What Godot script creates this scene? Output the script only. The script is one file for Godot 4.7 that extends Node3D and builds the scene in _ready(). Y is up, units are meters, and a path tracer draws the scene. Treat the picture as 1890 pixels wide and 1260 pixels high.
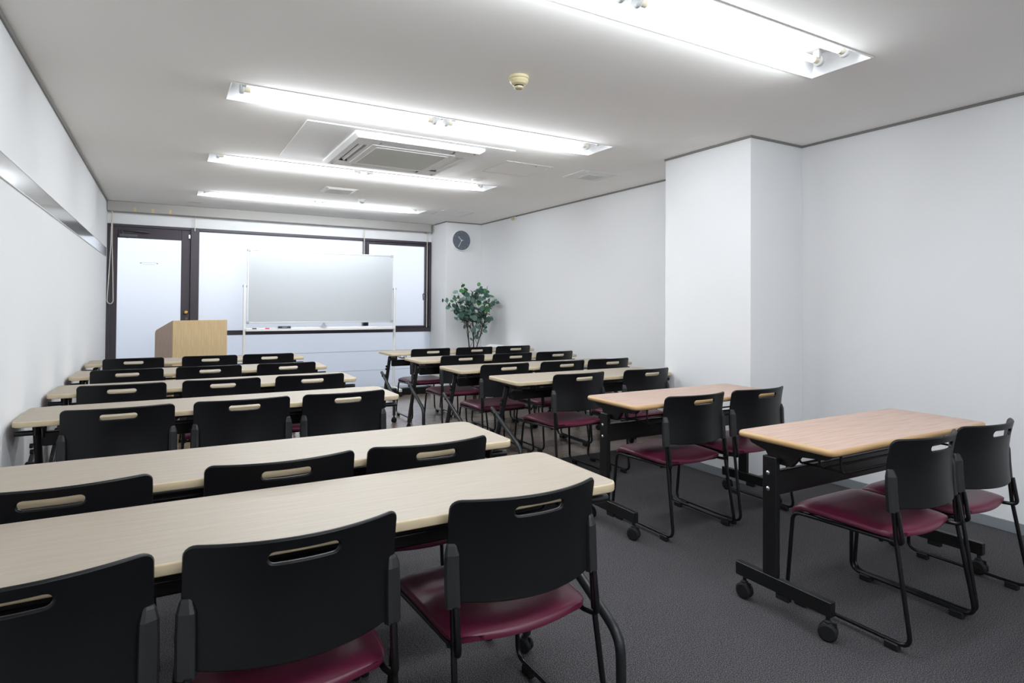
extends Node3D
# A seminar room: two blocks of tables with black chairs, glazed front wall, whiteboard, lectern, fluorescent troughs.
# Metres, y up; x = 0 is the wall with the metal rail, z runs from the glazed wall (-8.4) to the viewer.

const W := 4.743          # room width
const H := 2.451          # ceiling height
const ZF := -8.36         # plane of the glazing
const ZR := 6.3           # wall behind the viewer
const COLX := 4.173
const COLZ0 := -3.318
const COLZ1 := -2.479
const PILX := 4.162
const PILZ := -7.785
const CARPET_Z := -3.74
const TH := 0.718         # table height
const TROUGHS := [4.46, 2.55, 0.64, -1.2725, -3.2113, -5.0488, -6.961]   # near edge of each ceiling trough
const TX0 := 0.908
const TX1 := 3.532
const TWD := 0.309
const DOWN_ENERGY := 0.1
const SIDE_ENERGY := 1.4

var M := {}
var used := {}
var rng := RandomNumberGenerator.new()


func _ready():
	# ---------- camera ----------
	var cam := Camera3D.new()
	cam.name = "camera"
	add_child(cam)
	cam.projection = Camera3D.PROJECTION_FRUSTUM
	cam.near = 0.05
	cam.far = 200.0
	var f := 1123.475
	cam.size = 1260.0 / f * 0.05
	cam.frustum_offset = Vector2(0, -(630.0 - 542.72) / f * 0.05)
	cam.transform = Transform3D(Basis(Vector3.UP, -0.5183) * Basis(Vector3.RIGHT, 0.0149) * Basis(Vector3.BACK, 0.0066), Vector3(0.6096, 1.2623, 0.396))
	cam.current = true
	# ---------- sky and exposure ----------
	var env := Environment.new()
	var sky := Sky.new()
	var sm := ProceduralSkyMaterial.new()
	sm.sky_top_color = Color(0.93, 0.96, 1.0)
	sm.sky_horizon_color = Color(0.95, 0.97, 1.0)
	sm.ground_horizon_color = Color(0.62, 0.64, 0.68)
	sm.ground_bottom_color = Color(0.5, 0.52, 0.55)
	sm.energy_multiplier = 1.0
	sky.sky_material = sm
	env.background_mode = Environment.BG_SKY
	env.sky = sky
	env.background_energy_multiplier = 1.1
	env.tonemap_mode = Environment.TONE_MAPPER_LINEAR
	env.tonemap_exposure = 1.3
	env.sdfgi_enabled = true
	env.ssao_enabled = true
	env.ssil_enabled = true
	var we := WorldEnvironment.new()
	we.name = "environment"
	we.environment = env
	add_child(we)
	rng.seed = 20240
	make_materials()
	build_shell()
	build_front_wall()
	for i in TROUGHS.size():
		build_trough(i)
	build_tables_and_chairs()
	build_board()
	build_lectern()
	build_ceiling_things()
	build_clock()
	build_plant()
	build_small_things()


# =============================================================== materials
func mat(c: Color, rough := 0.6, metal := 0.0) -> StandardMaterial3D:
	var m := StandardMaterial3D.new()
	m.albedo_color = c
	m.roughness = rough
	m.metallic = metal
	return m


func noise_tex(freq: float, size: int, c0: Color, c1: Color, seed_: int, octaves := 4, normal := false, bump := 4.0, lo := 0.0, hi := 1.0) -> NoiseTexture2D:
	var n := FastNoiseLite.new()
	n.seed = seed_
	n.frequency = freq
	n.fractal_octaves = octaves
	var t := NoiseTexture2D.new()
	t.width = size
	t.height = size
	t.seamless = true
	t.noise = n
	if normal:
		t.as_normal_map = true
		t.bump_strength = bump
	else:
		var g := Gradient.new()
		g.set_color(0, c0)
		g.set_color(1, c1)
		g.set_offset(0, lo)
		g.set_offset(1, hi)
		t.color_ramp = g
	return t


func grain(c0: Color, c1: Color, seed_: int, scale: Vector3, rough: float, freq := 0.012) -> StandardMaterial3D:
	var m := mat(Color.WHITE, rough)
	m.albedo_texture = noise_tex(freq, 512, c0, c1, seed_, 5)
	m.uv1_triplanar = true
	m.uv1_scale = scale
	return m


func make_materials():
	var wall := mat(Color(0.918, 0.920, 0.925), 0.85)
	wall.uv1_triplanar = true
	wall.uv1_world_triplanar = true
	wall.uv1_scale = Vector3.ONE * 3.0
	wall.normal_enabled = true
	wall.normal_texture = noise_tex(0.16, 512, Color.BLACK, Color.WHITE, 3, 3, true, 3.0)
	wall.normal_scale = 0.25
	M.wall = wall
	M.ceiling = mat(Color(0.985, 0.978, 0.965), 0.95)
	M.trim = mat(Color(0.50, 0.495, 0.48), 0.6)
	M.base = mat(Color(0.52, 0.54, 0.56), 0.6)
	M.rail = mat(Color(0.86, 0.865, 0.87), 0.16, 0.85)
	M.frame = mat(Color(0.23, 0.20, 0.235), 0.45)
	M.panel = mat(Color(0.88, 0.885, 0.915), 0.4)
	M.box_grey = mat(Color(0.66, 0.65, 0.635), 0.7)
	M.tape = mat(Color(0.80, 0.71, 0.55), 0.7)
	var glass := mat(Color(0.97, 0.98, 1.0, 0.03), 0.34)
	glass.transparency = BaseMaterial3D.TRANSPARENCY_ALPHA
	glass.refraction_enabled = true
	glass.refraction_scale = 0.05
	M.glass = glass
	var carpet := mat(Color.WHITE, 0.95)
	carpet.albedo_texture = noise_tex(0.22, 1024, Color(0.11, 0.106, 0.112), Color(0.42, 0.41, 0.425), 11, 2, false, 4.0, 0.28, 0.72)
	carpet.uv1_triplanar = true
	carpet.uv1_world_triplanar = true
	carpet.uv1_scale = Vector3.ONE * 0.9
	carpet.normal_enabled = true
	carpet.normal_texture = noise_tex(0.25, 1024, Color.BLACK, Color.WHITE, 12, 3, true, 8.0)
	carpet.normal_scale = 0.6
	M.carpet = carpet
	M.planks = []
	for i in 4:
		var d := 0.02 * i
		var p := grain(Color(0.40 + d, 0.345 + d, 0.31 + d), Color(0.46 + d, 0.405 + d, 0.365 + d), 40 + i, Vector3(0.7, 1, 9), 0.26, 0.014)
		M.planks.append(p)
	M.maple = grain(Color(0.64, 0.59, 0.522), Color(0.675, 0.63, 0.57), 21, Vector3(0.6, 1, 9), 0.5)
	M.maple_edge = mat(Color(0.82, 0.75, 0.62), 0.45)
	M.pink = grain(Color(0.70, 0.575, 0.51), Color(0.79, 0.69, 0.63), 22, Vector3(0.55, 1, 8), 0.4)
	M.pink_edge = mat(Color(0.76, 0.62, 0.44), 0.4)
	M.lectern = grain(Color(0.77, 0.66, 0.49), Color(0.83, 0.73, 0.57), 23, Vector3(9, 0.6, 9), 0.5)
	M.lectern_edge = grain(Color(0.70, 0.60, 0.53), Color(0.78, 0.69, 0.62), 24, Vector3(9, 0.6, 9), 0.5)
	var shell := mat(Color(0.056, 0.059, 0.069), 0.42)
	shell.metallic_specular = 0.4
	shell.uv1_triplanar = true
	shell.uv1_scale = Vector3.ONE * 6.0
	shell.normal_enabled = true
	shell.normal_texture = noise_tex(0.3, 256, Color.BLACK, Color.WHITE, 5, 2, true, 4.0)
	shell.normal_scale = 0.12
	M.shell = shell
	M.bracket = mat(Color(0.13, 0.134, 0.142), 0.5)
	M.seat = mat(Color(0.375, 0.12, 0.215), 0.36)
	M.rod = mat(Color(0.045, 0.046, 0.05), 0.28)
	M.black = mat(Color(0.055, 0.056, 0.06), 0.42)
	M.rubber = mat(Color(0.06, 0.06, 0.065), 0.6)
	M.tube = mat(Color(0.13, 0.135, 0.145), 0.38)
	M.screw = mat(Color(0.75, 0.75, 0.76), 0.25, 0.9)
	M.white_plastic = mat(Color(0.92, 0.92, 0.915), 0.6)
	M.reflector = mat(Color(0.95, 0.955, 0.96), 0.35)
	M.socket = mat(Color(0.82, 0.83, 0.83), 0.4)
	var glow := mat(Color(1, 1, 1), 0.5)
	glow.emission_enabled = true
	glow.emission = Color(1.0, 1.0, 1.0)
	glow.emission_energy_multiplier = 3.2
	M.glow = glow
	M.tube_end = mat(Color(0.88, 0.85, 0.77), 0.4)
	M.grille = mat(Color(0.90, 0.905, 0.885), 0.6)
	M.ac_white = mat(Color(0.985, 0.985, 0.985), 0.6)
	M.slot = mat(Color(0.16, 0.16, 0.17), 0.6)
	M.cream = mat(Color(0.80, 0.75, 0.60), 0.5)
	M.board = mat(Color(0.74, 0.755, 0.77), 0.55)
	M.alu = mat(Color(0.83, 0.84, 0.85), 0.35, 0.5)
	M.cap = mat(Color(0.66, 0.67, 0.69), 0.5)
	M.clock_face = mat(Color(0.40, 0.43, 0.475), 0.55)
	M.clock_num = mat(Color(0.55, 0.58, 0.63), 0.6)
	M.white = mat(Color(0.9, 0.9, 0.9), 0.5)
	M.leaf = [mat(Color(0.27, 0.40, 0.35), 0.45), mat(Color(0.33, 0.47, 0.42), 0.45), mat(Color(0.45, 0.57, 0.53), 0.45), mat(Color(0.28, 0.50, 0.29), 0.45)]
	M.bark = mat(Color(0.22, 0.19, 0.17), 0.8)
	M.pot = mat(Color(0.16, 0.155, 0.15), 0.6)
	M.soil = mat(Color(0.16, 0.12, 0.09), 0.95)
	M.brass = mat(Color(0.78, 0.62, 0.38), 0.3, 0.8)
	M.closer = mat(Color(0.36, 0.35, 0.36), 0.4, 0.4)
	M.cord = mat(Color(0.84, 0.82, 0.77), 0.7)
	M.red = mat(Color(0.82, 0.22, 0.36), 0.4)
	M.ink = mat(Color(0.16, 0.17, 0.22), 0.5)
	M.paper = mat(Color(0.93, 0.93, 0.92), 0.7)
	M.grey_print = mat(Color(0.55, 0.56, 0.58), 0.7)
	M.pavement = mat(Color(0.62, 0.63, 0.65), 0.9)


# =============================================================== mesh helpers
func new_st() -> SurfaceTool:
	var st := SurfaceTool.new()
	st.begin(Mesh.PRIMITIVE_TRIANGLES)
	st.set_smooth_group(-1)
	return st


func tri(st: SurfaceTool, a: Vector3, b: Vector3, c: Vector3, out: Vector3):
	var n := (a - c).cross(a - b)
	if n.length_squared() < 1e-16:
		return
	if n.dot(out) < 0.0:
		st.add_vertex(a)
		st.add_vertex(c)
		st.add_vertex(b)
	else:
		st.add_vertex(a)
		st.add_vertex(b)
		st.add_vertex(c)


func quad(st: SurfaceTool, a: Vector3, b: Vector3, c: Vector3, d: Vector3, out: Vector3):
	tri(st, a, b, c, out)
	tri(st, a, c, d, out)


func box(st: SurfaceTool, lo: Vector3, hi: Vector3, bev := 0.0, xf := Transform3D.IDENTITY):
	var c := (lo + hi) / 2
	var h := (hi - lo) / 2
	st.set_smooth_group(-1)
	var b := minf(bev, minf(h.x, minf(h.y, h.z)) * 0.9)
	var p := func(sx: float, sy: float, sz: float, ix: int) -> Vector3:
		# ix: axis left at full extent, the others pulled in by the bevel
		var v := Vector3(sx * (h.x - (0.0 if ix == 0 else b)), sy * (h.y - (0.0 if ix == 1 else b)), sz * (h.z - (0.0 if ix == 2 else b)))
		return xf * (c + v)
	var B := xf.basis
	for s: float in [-1.0, 1.0]:
		quad(st, p.call(s, -1, -1, 0), p.call(s, 1, -1, 0), p.call(s, 1, 1, 0), p.call(s, -1, 1, 0), B * Vector3(s, 0, 0))
		quad(st, p.call(-1, s, -1, 1), p.call(1, s, -1, 1), p.call(1, s, 1, 1), p.call(-1, s, 1, 1), B * Vector3(0, s, 0))
		quad(st, p.call(-1, -1, s, 2), p.call(1, -1, s, 2), p.call(1, 1, s, 2), p.call(-1, 1, s, 2), B * Vector3(0, 0, s))
	if b > 0.0:
		for s: float in [-1.0, 1.0]:
			for t: float in [-1.0, 1.0]:
				quad(st, p.call(s, t, -1, 0), p.call(s, t, 1, 0), p.call(s, t, 1, 1), p.call(s, t, -1, 1), B * Vector3(s, t, 0))
				quad(st, p.call(s, -1, t, 0), p.call(s, 1, t, 0), p.call(s, 1, t, 2), p.call(s, -1, t, 2), B * Vector3(s, 0, t))
				quad(st, p.call(-1, s, t, 1), p.call(1, s, t, 1), p.call(1, s, t, 2), p.call(-1, s, t, 2), B * Vector3(0, s, t))
				for u: float in [-1.0, 1.0]:
					tri(st, p.call(s, t, u, 0), p.call(s, t, u, 1), p.call(s, t, u, 2), B * Vector3(s, t, u))


func tube(st: SurfaceTool, pts: Array, r: float, sides := 8, caps := true, flat := 1.0):
	# flat squeezes the section along its second axis
	st.set_smooth_group(0)
	var n := pts.size()
	var up := Vector3.UP
	var d0: Vector3 = (pts[1] - pts[0]).normalized()
	if absf(d0.dot(up)) > 0.9:
		up = Vector3.RIGHT
	var side := d0.cross(up).normalized()
	var rings := []
	for i in n:
		var d: Vector3
		if i == 0:
			d = (pts[1] - pts[0]).normalized()
		elif i == n - 1:
			d = (pts[i] - pts[i - 1]).normalized()
		else:
			d = ((pts[i] - pts[i - 1]).normalized() + (pts[i + 1] - pts[i]).normalized()).normalized()
		side = (side - d * side.dot(d)).normalized()
		var other := d.cross(side)
		var ring := []
		for k in sides:
			var a := TAU * k / sides
			ring.append(pts[i] + side * cos(a) * r + other * sin(a) * r * flat)
		rings.append(ring)
	for i in n - 1:
		for k in sides:
			var k2 := (k + 1) % sides
			var mid: Vector3 = (pts[i] + pts[i + 1]) / 2
			var fc: Vector3 = (rings[i][k] + rings[i + 1][k2]) / 2 - mid
			quad(st, rings[i][k], rings[i][k2], rings[i + 1][k2], rings[i + 1][k], fc)
	if caps:
		st.set_smooth_group(-1)
		for e in [0, n - 1]:
			var d: Vector3 = (pts[0] - pts[1]) if e == 0 else (pts[n - 1] - pts[n - 2])
			for k in range(1, sides - 1):
				tri(st, rings[e][0], rings[e][k], rings[e][k + 1], d)


func bend(pts: Array, r: float, n := 5) -> Array:
	# rounds the inner corners of a path
	var out := [pts[0]]
	for i in range(1, pts.size() - 1):
		var p: Vector3 = pts[i]
		var a: Vector3 = pts[i - 1] - p
		var b: Vector3 = pts[i + 1] - p
		var ang := a.angle_to(b)
		var t := minf(r / tan(ang / 2.0), minf(a.length(), b.length()) * 0.48)
		var pa := p + a.normalized() * t
		var pb := p + b.normalized() * t
		for k in n + 1:
			var u := float(k) / n
			out.append(pa.lerp(p, u).lerp(p.lerp(pb, u), u))
	out.append(pts[-1])
	return out


func lathe(st: SurfaceTool, prof: Array, segs := 20, xf := Transform3D.IDENTITY, smooth := true):
	# prof: Vector2(radius, height) from bottom to top, turned about y
	for i in prof.size() - 1:
		var a: Vector2 = prof[i]
		var b: Vector2 = prof[i + 1]
		var nrm := Vector2(b.y - a.y, a.x - b.x)
		st.set_smooth_group(i + 1 if smooth else -1)
		for k in segs:
			var t0 := TAU * k / segs
			var t1 := TAU * (k + 1) / segs
			var tm := (t0 + t1) / 2
			var o := xf.basis * Vector3(cos(tm) * nrm.x, nrm.y, sin(tm) * nrm.x)
			quad(st, xf * Vector3(cos(t0) * a.x, a.y, sin(t0) * a.x), xf * Vector3(cos(t1) * a.x, a.y, sin(t1) * a.x),
				xf * Vector3(cos(t1) * b.x, b.y, sin(t1) * b.x), xf * Vector3(cos(t0) * b.x, b.y, sin(t0) * b.x), o)


func prism(st: SurfaceTool, poly: PackedVector2Array, d0: float, d1: float, xf: Transform3D):
	# polygon in local xy, extruded along local z from d0 to d1
	st.set_smooth_group(-1)
	var idx := Geometry2D.triangulate_polygon(poly)
	for e in [d0, d1]:
		var o := xf.basis * Vector3(0, 0, -1 if e == minf(d0, d1) else 1)
		for i in range(0, idx.size(), 3):
			var a := poly[idx[i]]
			var b := poly[idx[i + 1]]
			var c := poly[idx[i + 2]]
			tri(st, xf * Vector3(a.x, a.y, e), xf * Vector3(b.x, b.y, e), xf * Vector3(c.x, c.y, e), o)
	var ccw := not Geometry2D.is_polygon_clockwise(poly)
	for i in poly.size():
		var a := poly[i]
		var b := poly[(i + 1) % poly.size()]
		var n := Vector2(b.y - a.y, a.x - b.x) * (1.0 if ccw else -1.0)
		quad(st, xf * Vector3(a.x, a.y, d0), xf * Vector3(b.x, b.y, d0), xf * Vector3(b.x, b.y, d1), xf * Vector3(a.x, a.y, d1), xf.basis * Vector3(n.x, n.y, 0))


func numbered(called: String) -> String:
	if not used.has(called):
		used[called] = 0
		return called
	used[called] += 1
	return "%s_%03d" % [called, used[called]]


func obj(called: String, st: SurfaceTool, m: Material, parent: Node = null) -> MeshInstance3D:
	st.generate_normals()
	var o := MeshInstance3D.new()
	o.mesh = st.commit()
	o.material_override = m
	if parent == null:
		o.name = numbered(called)
		add_child(o)
	else:
		o.name = called
		parent.add_child(o, true)
	return o


func shared(called: String, mesh: Mesh, m: Material, parent: Node, xf := Transform3D.IDENTITY) -> MeshInstance3D:
	var o := MeshInstance3D.new()
	o.mesh = mesh
	o.material_override = m
	o.transform = xf
	o.name = called
	parent.add_child(o, true)
	return o


func bake(st: SurfaceTool) -> Mesh:
	st.generate_normals()
	return st.commit()


func thing(called: String, label: String, category: String, at := Vector3.ZERO, turn := 0.0, group := "") -> Node3D:
	var o := Node3D.new()
	o.name = numbered(called)
	add_child(o)
	o.position = at
	o.rotation.y = turn
	tag(o, label, category, group)
	return o


func tag(o: Node, label: String, category: String, group := ""):
	o.set_meta("label", label)
	o.set_meta("category", category)
	if group:
		o.set_meta("group", group)


func struct(called: String, label: String, category: String, st: SurfaceTool, m: Material) -> MeshInstance3D:
	var o := obj(called, st, m)
	o.set_meta("kind", "structure")
	tag(o, label, category)
	return o


func dup(root: Node3D, at: Vector3, turn: float, label: String) -> Node3D:
	var base: String = root.get_meta("base")
	var r: Node3D = root.duplicate()
	r.name = numbered(base)
	add_child(r)
	r.transform = Transform3D(Basis(Vector3.UP, turn).scaled_local(root.scale), at)
	r.set_meta("label", label)
	return r


# =============================================================== room shell
func build_shell():
	var st := new_st()
	box(st, Vector3(-0.15, -0.2, -8.6), Vector3(W + 0.15, -0.012, ZR + 0.15))
	var floor_ := struct("floor", "dark carpet near the viewer meeting brown wood planks further in", "floor", st, M.black)
	st = new_st()
	box(st, Vector3(0, -0.012, CARPET_Z), Vector3(W, 0, ZR))
	var cp := obj("carpet", st, M.carpet, floor_)
	cp.set_meta("label", "charcoal flecked loop carpet")
	# planks run across the room
	var pw := 0.19
	var pl := 1.22
	var meshes := {}
	var z := CARPET_Z
	var row := 0
	while z > -8.3:
		var z1 := maxf(z - pw, -8.34)
		var x: float = -pl * [0.0, 0.37, 0.71, 0.18, 0.55][row % 5]
		while x < W:
			var xa := maxf(x, 0.0)
			var xb := minf(x + pl, W)
			if xb - xa > 0.03:
				var key := "%d_%d" % [roundi((xb - xa) * 1000), roundi((z - z1) * 1000)]
				if not meshes.has(key):
					var ps := new_st()
					box(ps, Vector3(0.0004, -0.012, 0.0004), Vector3(xb - xa - 0.0004, 0, z - z1 - 0.0004), 0.0007)
					meshes[key] = bake(ps)
				shared("plank", meshes[key], M.planks[rng.randi() % 4], floor_, Transform3D(Basis.IDENTITY, Vector3(xa, 0, z1)))
			x += pl
		z -= pw
		row += 1
	# ceiling with openings for the troughs
	st = new_st()
	var e := ZR + 0.15
	for tz: float in TROUGHS:
		box(st, Vector3(-0.15, H, tz), Vector3(W + 0.15, H + 0.02, e))
		box(st, Vector3(-0.15, H, tz - TWD), Vector3(TX0, H + 0.02, tz))
		box(st, Vector3(TX1, H, tz - TWD), Vector3(W + 0.15, H + 0.02, tz))
		e = tz - TWD
	box(st, Vector3(-0.15, H, -8.6), Vector3(W + 0.15, H + 0.02, e))
	box(st, Vector3(-0.15, H + 0.2, -8.6), Vector3(W + 0.15, H + 0.3, ZR + 0.15))
	struct("ceiling", "flat off-white painted ceiling with recessed light troughs", "ceiling", st, M.ceiling)
	st = new_st()
	box(st, Vector3(-0.15, 0, -8.6), Vector3(0, H + 0.2, ZR + 0.15))
	struct("wall_left", "smooth white side wall carrying the metal rail strip", "wall", st, M.wall)
	st = new_st()
	box(st, Vector3(W, 0, -8.6), Vector3(W + 0.15, H + 0.2, ZR + 0.15))
	struct("wall_right", "long white papered side wall behind the column", "wall", st, M.wall)
	st = new_st()
	box(st, Vector3(0, 0, ZR), Vector3(W, H + 0.2, ZR + 0.15))
	struct("wall_rear", "plain white wall behind the viewer", "wall", st, M.wall)
	st = new_st()
	box(st, Vector3(COLX, 0, COLZ0), Vector3(W, H, COLZ1), 0.003)
	struct("column", "broad white square column standing out from the side wall", "column", st, M.wall)
	st = new_st()
	box(st, Vector3(PILX, 0, -8.6), Vector3(W, H, PILZ), 0.003)
	struct("pillar", "white corner pillar carrying the round clock", "pillar", st, M.wall)
	# ceiling edge trim
	var t := 0.014
	var segs := [["trim_1", Vector3(0, H - 0.022, -8.2), Vector3(0.012, H, ZR)],
		["trim_2", Vector3(W - t, H - t, COLZ1), Vector3(W, H, ZR)],
		["trim_3", Vector3(COLX - t, H - t, COLZ1), Vector3(W - t, H, COLZ1 + t)],
		["trim_4", Vector3(COLX - t, H - t, COLZ0), Vector3(COLX, H, COLZ1)],
		["trim_5", Vector3(W - t, H - t, PILZ), Vector3(W, H, COLZ0)],
		["trim_6", Vector3(PILX, H - t, PILZ), Vector3(W - t, H, PILZ + t)],
		["trim_7", Vector3(PILX - t, H - t, -8.2), Vector3(PILX, H, PILZ + t)]]
	var where := ["above the metal rail wall", "along the bare wall in front of the column", "across the viewer side of the column", "along the aisle side of the column", "along the wall between column and pillar", "above the round clock", "on the window side of the pillar"]
	for i in segs.size():
		st = new_st()
		box(st, segs[i][1], segs[i][2], 0.002)
		struct(segs[i][0], "thin grey ceiling edge trim " + where[i], "trim", st, M.trim)
	var bt := 0.008
	var bh := 0.062
	segs = [["baseboard_right", Vector3(W - bt, 0, COLZ1), Vector3(W, bh, ZR), "grey vinyl baseboard along the bare wall in front of the column"],
		["baseboard_column_front", Vector3(COLX - bt, 0, COLZ1), Vector3(W - bt, bh, COLZ1 + bt), "grey vinyl baseboard on the viewer side of the column"],
		["baseboard_column_side", Vector3(COLX - bt, 0, COLZ0), Vector3(COLX, bh, COLZ1), "grey vinyl baseboard on the aisle side of the column"],
		["baseboard_column_back", Vector3(COLX - bt, 0, COLZ0 - bt), Vector3(W - bt, bh, COLZ0), "grey vinyl baseboard on the window side of the column"],
		["baseboard_far", Vector3(W - bt, 0, PILZ), Vector3(W, bh, COLZ0 - bt), "grey vinyl baseboard along the wall between column and pillar"],
		["baseboard_pillar", Vector3(PILX, 0, PILZ), Vector3(W - bt, bh, PILZ + bt), "grey vinyl baseboard under the clock pillar"],
		["baseboard_left", Vector3(0, 0, -8.3), Vector3(bt, bh, ZR), "grey vinyl baseboard under the metal rail wall"]]
	for s in segs:
		st = new_st()
		box(st, s[1], s[2], 0.002)
		struct(s[0], s[3], "baseboard", st, M.base)
	# metal rail strip on the wall
	var rail := thing("wall_rail", "long flat brushed metal strip fixed along the white side wall", "wall rail", Vector3(0, 1.832, -3.0))
	st = new_st()
	box(st, Vector3(0, -0.051, -5.15), Vector3(0.006, 0.051, 7.4), 0.0015)
	obj("strip", st, M.rail, rail)
	st = new_st()
	box(st, Vector3(0, -0.054, -5.16), Vector3(0.008, -0.051, 7.4))
	box(st, Vector3(0, 0.051, -5.16), Vector3(0.008, 0.054, 7.4))
	obj("edge_lip", st, M.white, rail)
	st = new_st()
	box(st, Vector3(-30, -0.25, -60), Vector3(30, -0.15, -8.75))
	struct("ground_outside", "grey pavement outside the glazed front wall", "ground", st, M.pavement)


func build_front_wall():
	var zb := ZF - 0.04
	var st := new_st()
	box(st, Vector3(0, 2.192, -8.6), Vector3(PILX, H + 0.2, ZF))
	struct("wall_front", "white strip of wall above the dark window frames", "wall", st, M.wall)
	# door
	var door := Node3D.new()
	door.name = "door_1"
	add_child(door)
	door.position = Vector3(0.0, -0.03, ZF)
	door.set_meta("kind", "structure")
	tag(door, "glazed door in a dark frame beside the metal rail wall", "door")
	st = new_st()
	box(st, Vector3(0.0, 0.0, -0.09), Vector3(0.028, 2.222, 0.03), 0.003)
	box(st, Vector3(0.028, 2.19, -0.09), Vector3(0.886, 2.222, 0.03), 0.003)
	box(st, Vector3(0.887, 0.0, -0.09), Vector3(0.984, 2.222, 0.035), 0.003)
	obj("door_frame", st, M.frame, door)
	st = new_st()
	box(st, Vector3(0.032, 0.02, -0.05), Vector3(0.104, 2.184, 0.0), 0.003)
	box(st, Vector3(0.784, 0.02, -0.05), Vector3(0.8865, 2.184, 0.0), 0.003)
	box(st, Vector3(0.104, 2.06, -0.05), Vector3(0.784, 2.184, 0.0), 0.003)
	box(st, Vector3(0.104, 0.02, -0.05), Vector3(0.784, 0.16, 0.0), 0.003)
	obj("door_leaf", st, M.frame, door)
	st = new_st()
	box(st, Vector3(0.104, 0.16, -0.03), Vector3(0.784, 2.06, -0.024))
	var pane := obj("pane", st, M.glass, door)
	pane.set_meta("label", "frosted door pane")
	st = new_st()
	box(st, Vector3(0.12, 2.065, 0.0), Vector3(0.315, 2.105, 0.045), 0.005)
	lathe(st, [Vector2(0, -0.012), Vector2(0.012, -0.012), Vector2(0.014, 0)], 12, Transform3D(Basis.IDENTITY, Vector3(0.205, 2.065, 0.022)))
	var closer := obj("door_closer", st, M.closer, door)
	st = new_st()
	tube(st, [Vector3(0.16, 2.105, 0.03), Vector3(0.15, 2.15, 0.04), Vector3(0.30, 2.142, 0.05)], 0.011, 8)
	tube(st, [Vector3(0.30, 2.142, 0.05), Vector3(0.44, 2.135, 0.045)], 0.014, 8)
	obj("closer_arm", st, M.closer, closer)
	st = new_st()
	var back := Transform3D(Basis(Vector3.RIGHT, PI / 2), Vector3(0.844, 1.152, 0.0))
	lathe(st, [Vector2(0.018, 0), Vector2(0.018, 0.006), Vector2(0.011, 0.02), Vector2(0.024, 0.03), Vector2(0.024, 0.044), Vector2(0.016, 0.052), Vector2(0, 0.053)], 16, back)
	var knob := obj("door_knob", st, M.brass, door)
	knob.set_meta("label", "small brass knob")
	st = new_st()
	lathe(st, [Vector2(0.017, 0), Vector2(0.017, 0.008), Vector2(0, 0.009)], 14, Transform3D(Basis(Vector3.RIGHT, PI / 2), Vector3(0.85, 1.07, 0.0)))
	obj("lock_cylinder", st, M.closer, door)
	st = new_st()
	box(st, Vector3(0.86, 2.085, 0.0), Vector3(0.885, 2.135, 0.022), 0.003)
	obj("catch_plate", st, M.alu, door)
	# little sign stuck on the pane
	var sign_ := thing("door_sign", "tiny grey bracketed notice stuck on the frosted door pane", "notice", Vector3(0.435, 1.722, ZF - 0.0235))
	st = new_st()
	box(st, Vector3(-0.09, 0.0115, 0.0), Vector3(0.085, 0.0135, 0.0006))
	for s: float in [-1.0, 1.0]:
		box(st, Vector3(s * 0.088 - 0.009, 0.0, 0.0), Vector3(s * 0.088 + 0.009, 0.009, 0.0006))
	for k in 9:
		box(st, Vector3(-0.062 + k * 0.0145, -0.009, 0.0), Vector3(-0.053 + k * 0.0145, -0.006, 0.0006))
	obj("print", st, M.grey_print, sign_)
	# fixed window and opening sash
	var win := Node3D.new()
	win.name = "window_1"
	add_child(win)
	win.position = Vector3(0, -0.03, ZF)
	win.set_meta("kind", "structure")
	tag(win, "wide frosted window in a dark frame behind the whiteboard", "window")
	st = new_st()
	box(st, Vector3(0.984, 2.186, -0.09), Vector3(4.157, 2.222, 0.03), 0.003)
	box(st, Vector3(0.984, 0.852, -0.09), Vector3(4.157, 0.912, 0.03), 0.003)
	box(st, Vector3(4.118, 0.912, -0.09), Vector3(4.157, 2.186, 0.03), 0.003)
	box(st, Vector3(3.119, 0.912, -0.09), Vector3(3.146, 2.186, 0.02), 0.003)
	obj("window_frame", st, M.frame, win)
	st = new_st()
	box(st, Vector3(0.984, 0.912, -0.03), Vector3(3.119, 2.186, -0.024))
	obj("pane", st, M.glass, win)
	var win2 := Node3D.new()
	win2.name = "window_2"
	add_child(win2)
	win2.position = Vector3(0, -0.03, ZF)
	win2.set_meta("kind", "structure")
	tag(win2, "narrow opening frosted sash window beside the clock pillar", "window")
	st = new_st()
	box(st, Vector3(3.148, 0.914, -0.05), Vector3(3.191, 2.184, 0.012), 0.003)
	box(st, Vector3(4.068, 0.914, -0.05), Vector3(4.112, 2.184, 0.012), 0.003)
	box(st, Vector3(3.191, 2.148, -0.05), Vector3(4.068, 2.184, 0.012), 0.003)
	box(st, Vector3(3.191, 0.914, -0.05), Vector3(4.068, 0.945, 0.012), 0.003)
	obj("sash", st, M.frame, win2)
	st = new_st()
	box(st, Vector3(3.191, 0.945, -0.03), Vector3(4.068, 2.148, -0.024))
	obj("pane", st, M.glass, win2)
	st = new_st()
	tube(st, bend([Vector3(4.09, 1.425, 0.012), Vector3(4.09, 1.425, 0.035), Vector3(4.02, 1.425, 0.04), Vector3(4.025, 1.33, 0.045)], 0.012), 0.008, 8)
	obj("sash_handle", st, M.closer, win2)
	# boarded panel below the window
	var low := Node3D.new()
	low.name = "wall_panel"
	add_child(low)
	low.position = Vector3(0, -0.03, ZF)
	low.set_meta("kind", "structure")
	tag(low, "band of whitish frosted panes below the wide window", "wall panel")
	for r in [[0.0, 0.045], [0.05, 0.298], [0.304, 0.578], [0.584, 0.85]]:
		st = new_st()
		box(st, Vector3(0.986, r[0], -0.03), Vector3(PILX, r[1], -0.024))
		obj("pane", st, M.glass, low)
	st = new_st()
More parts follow.
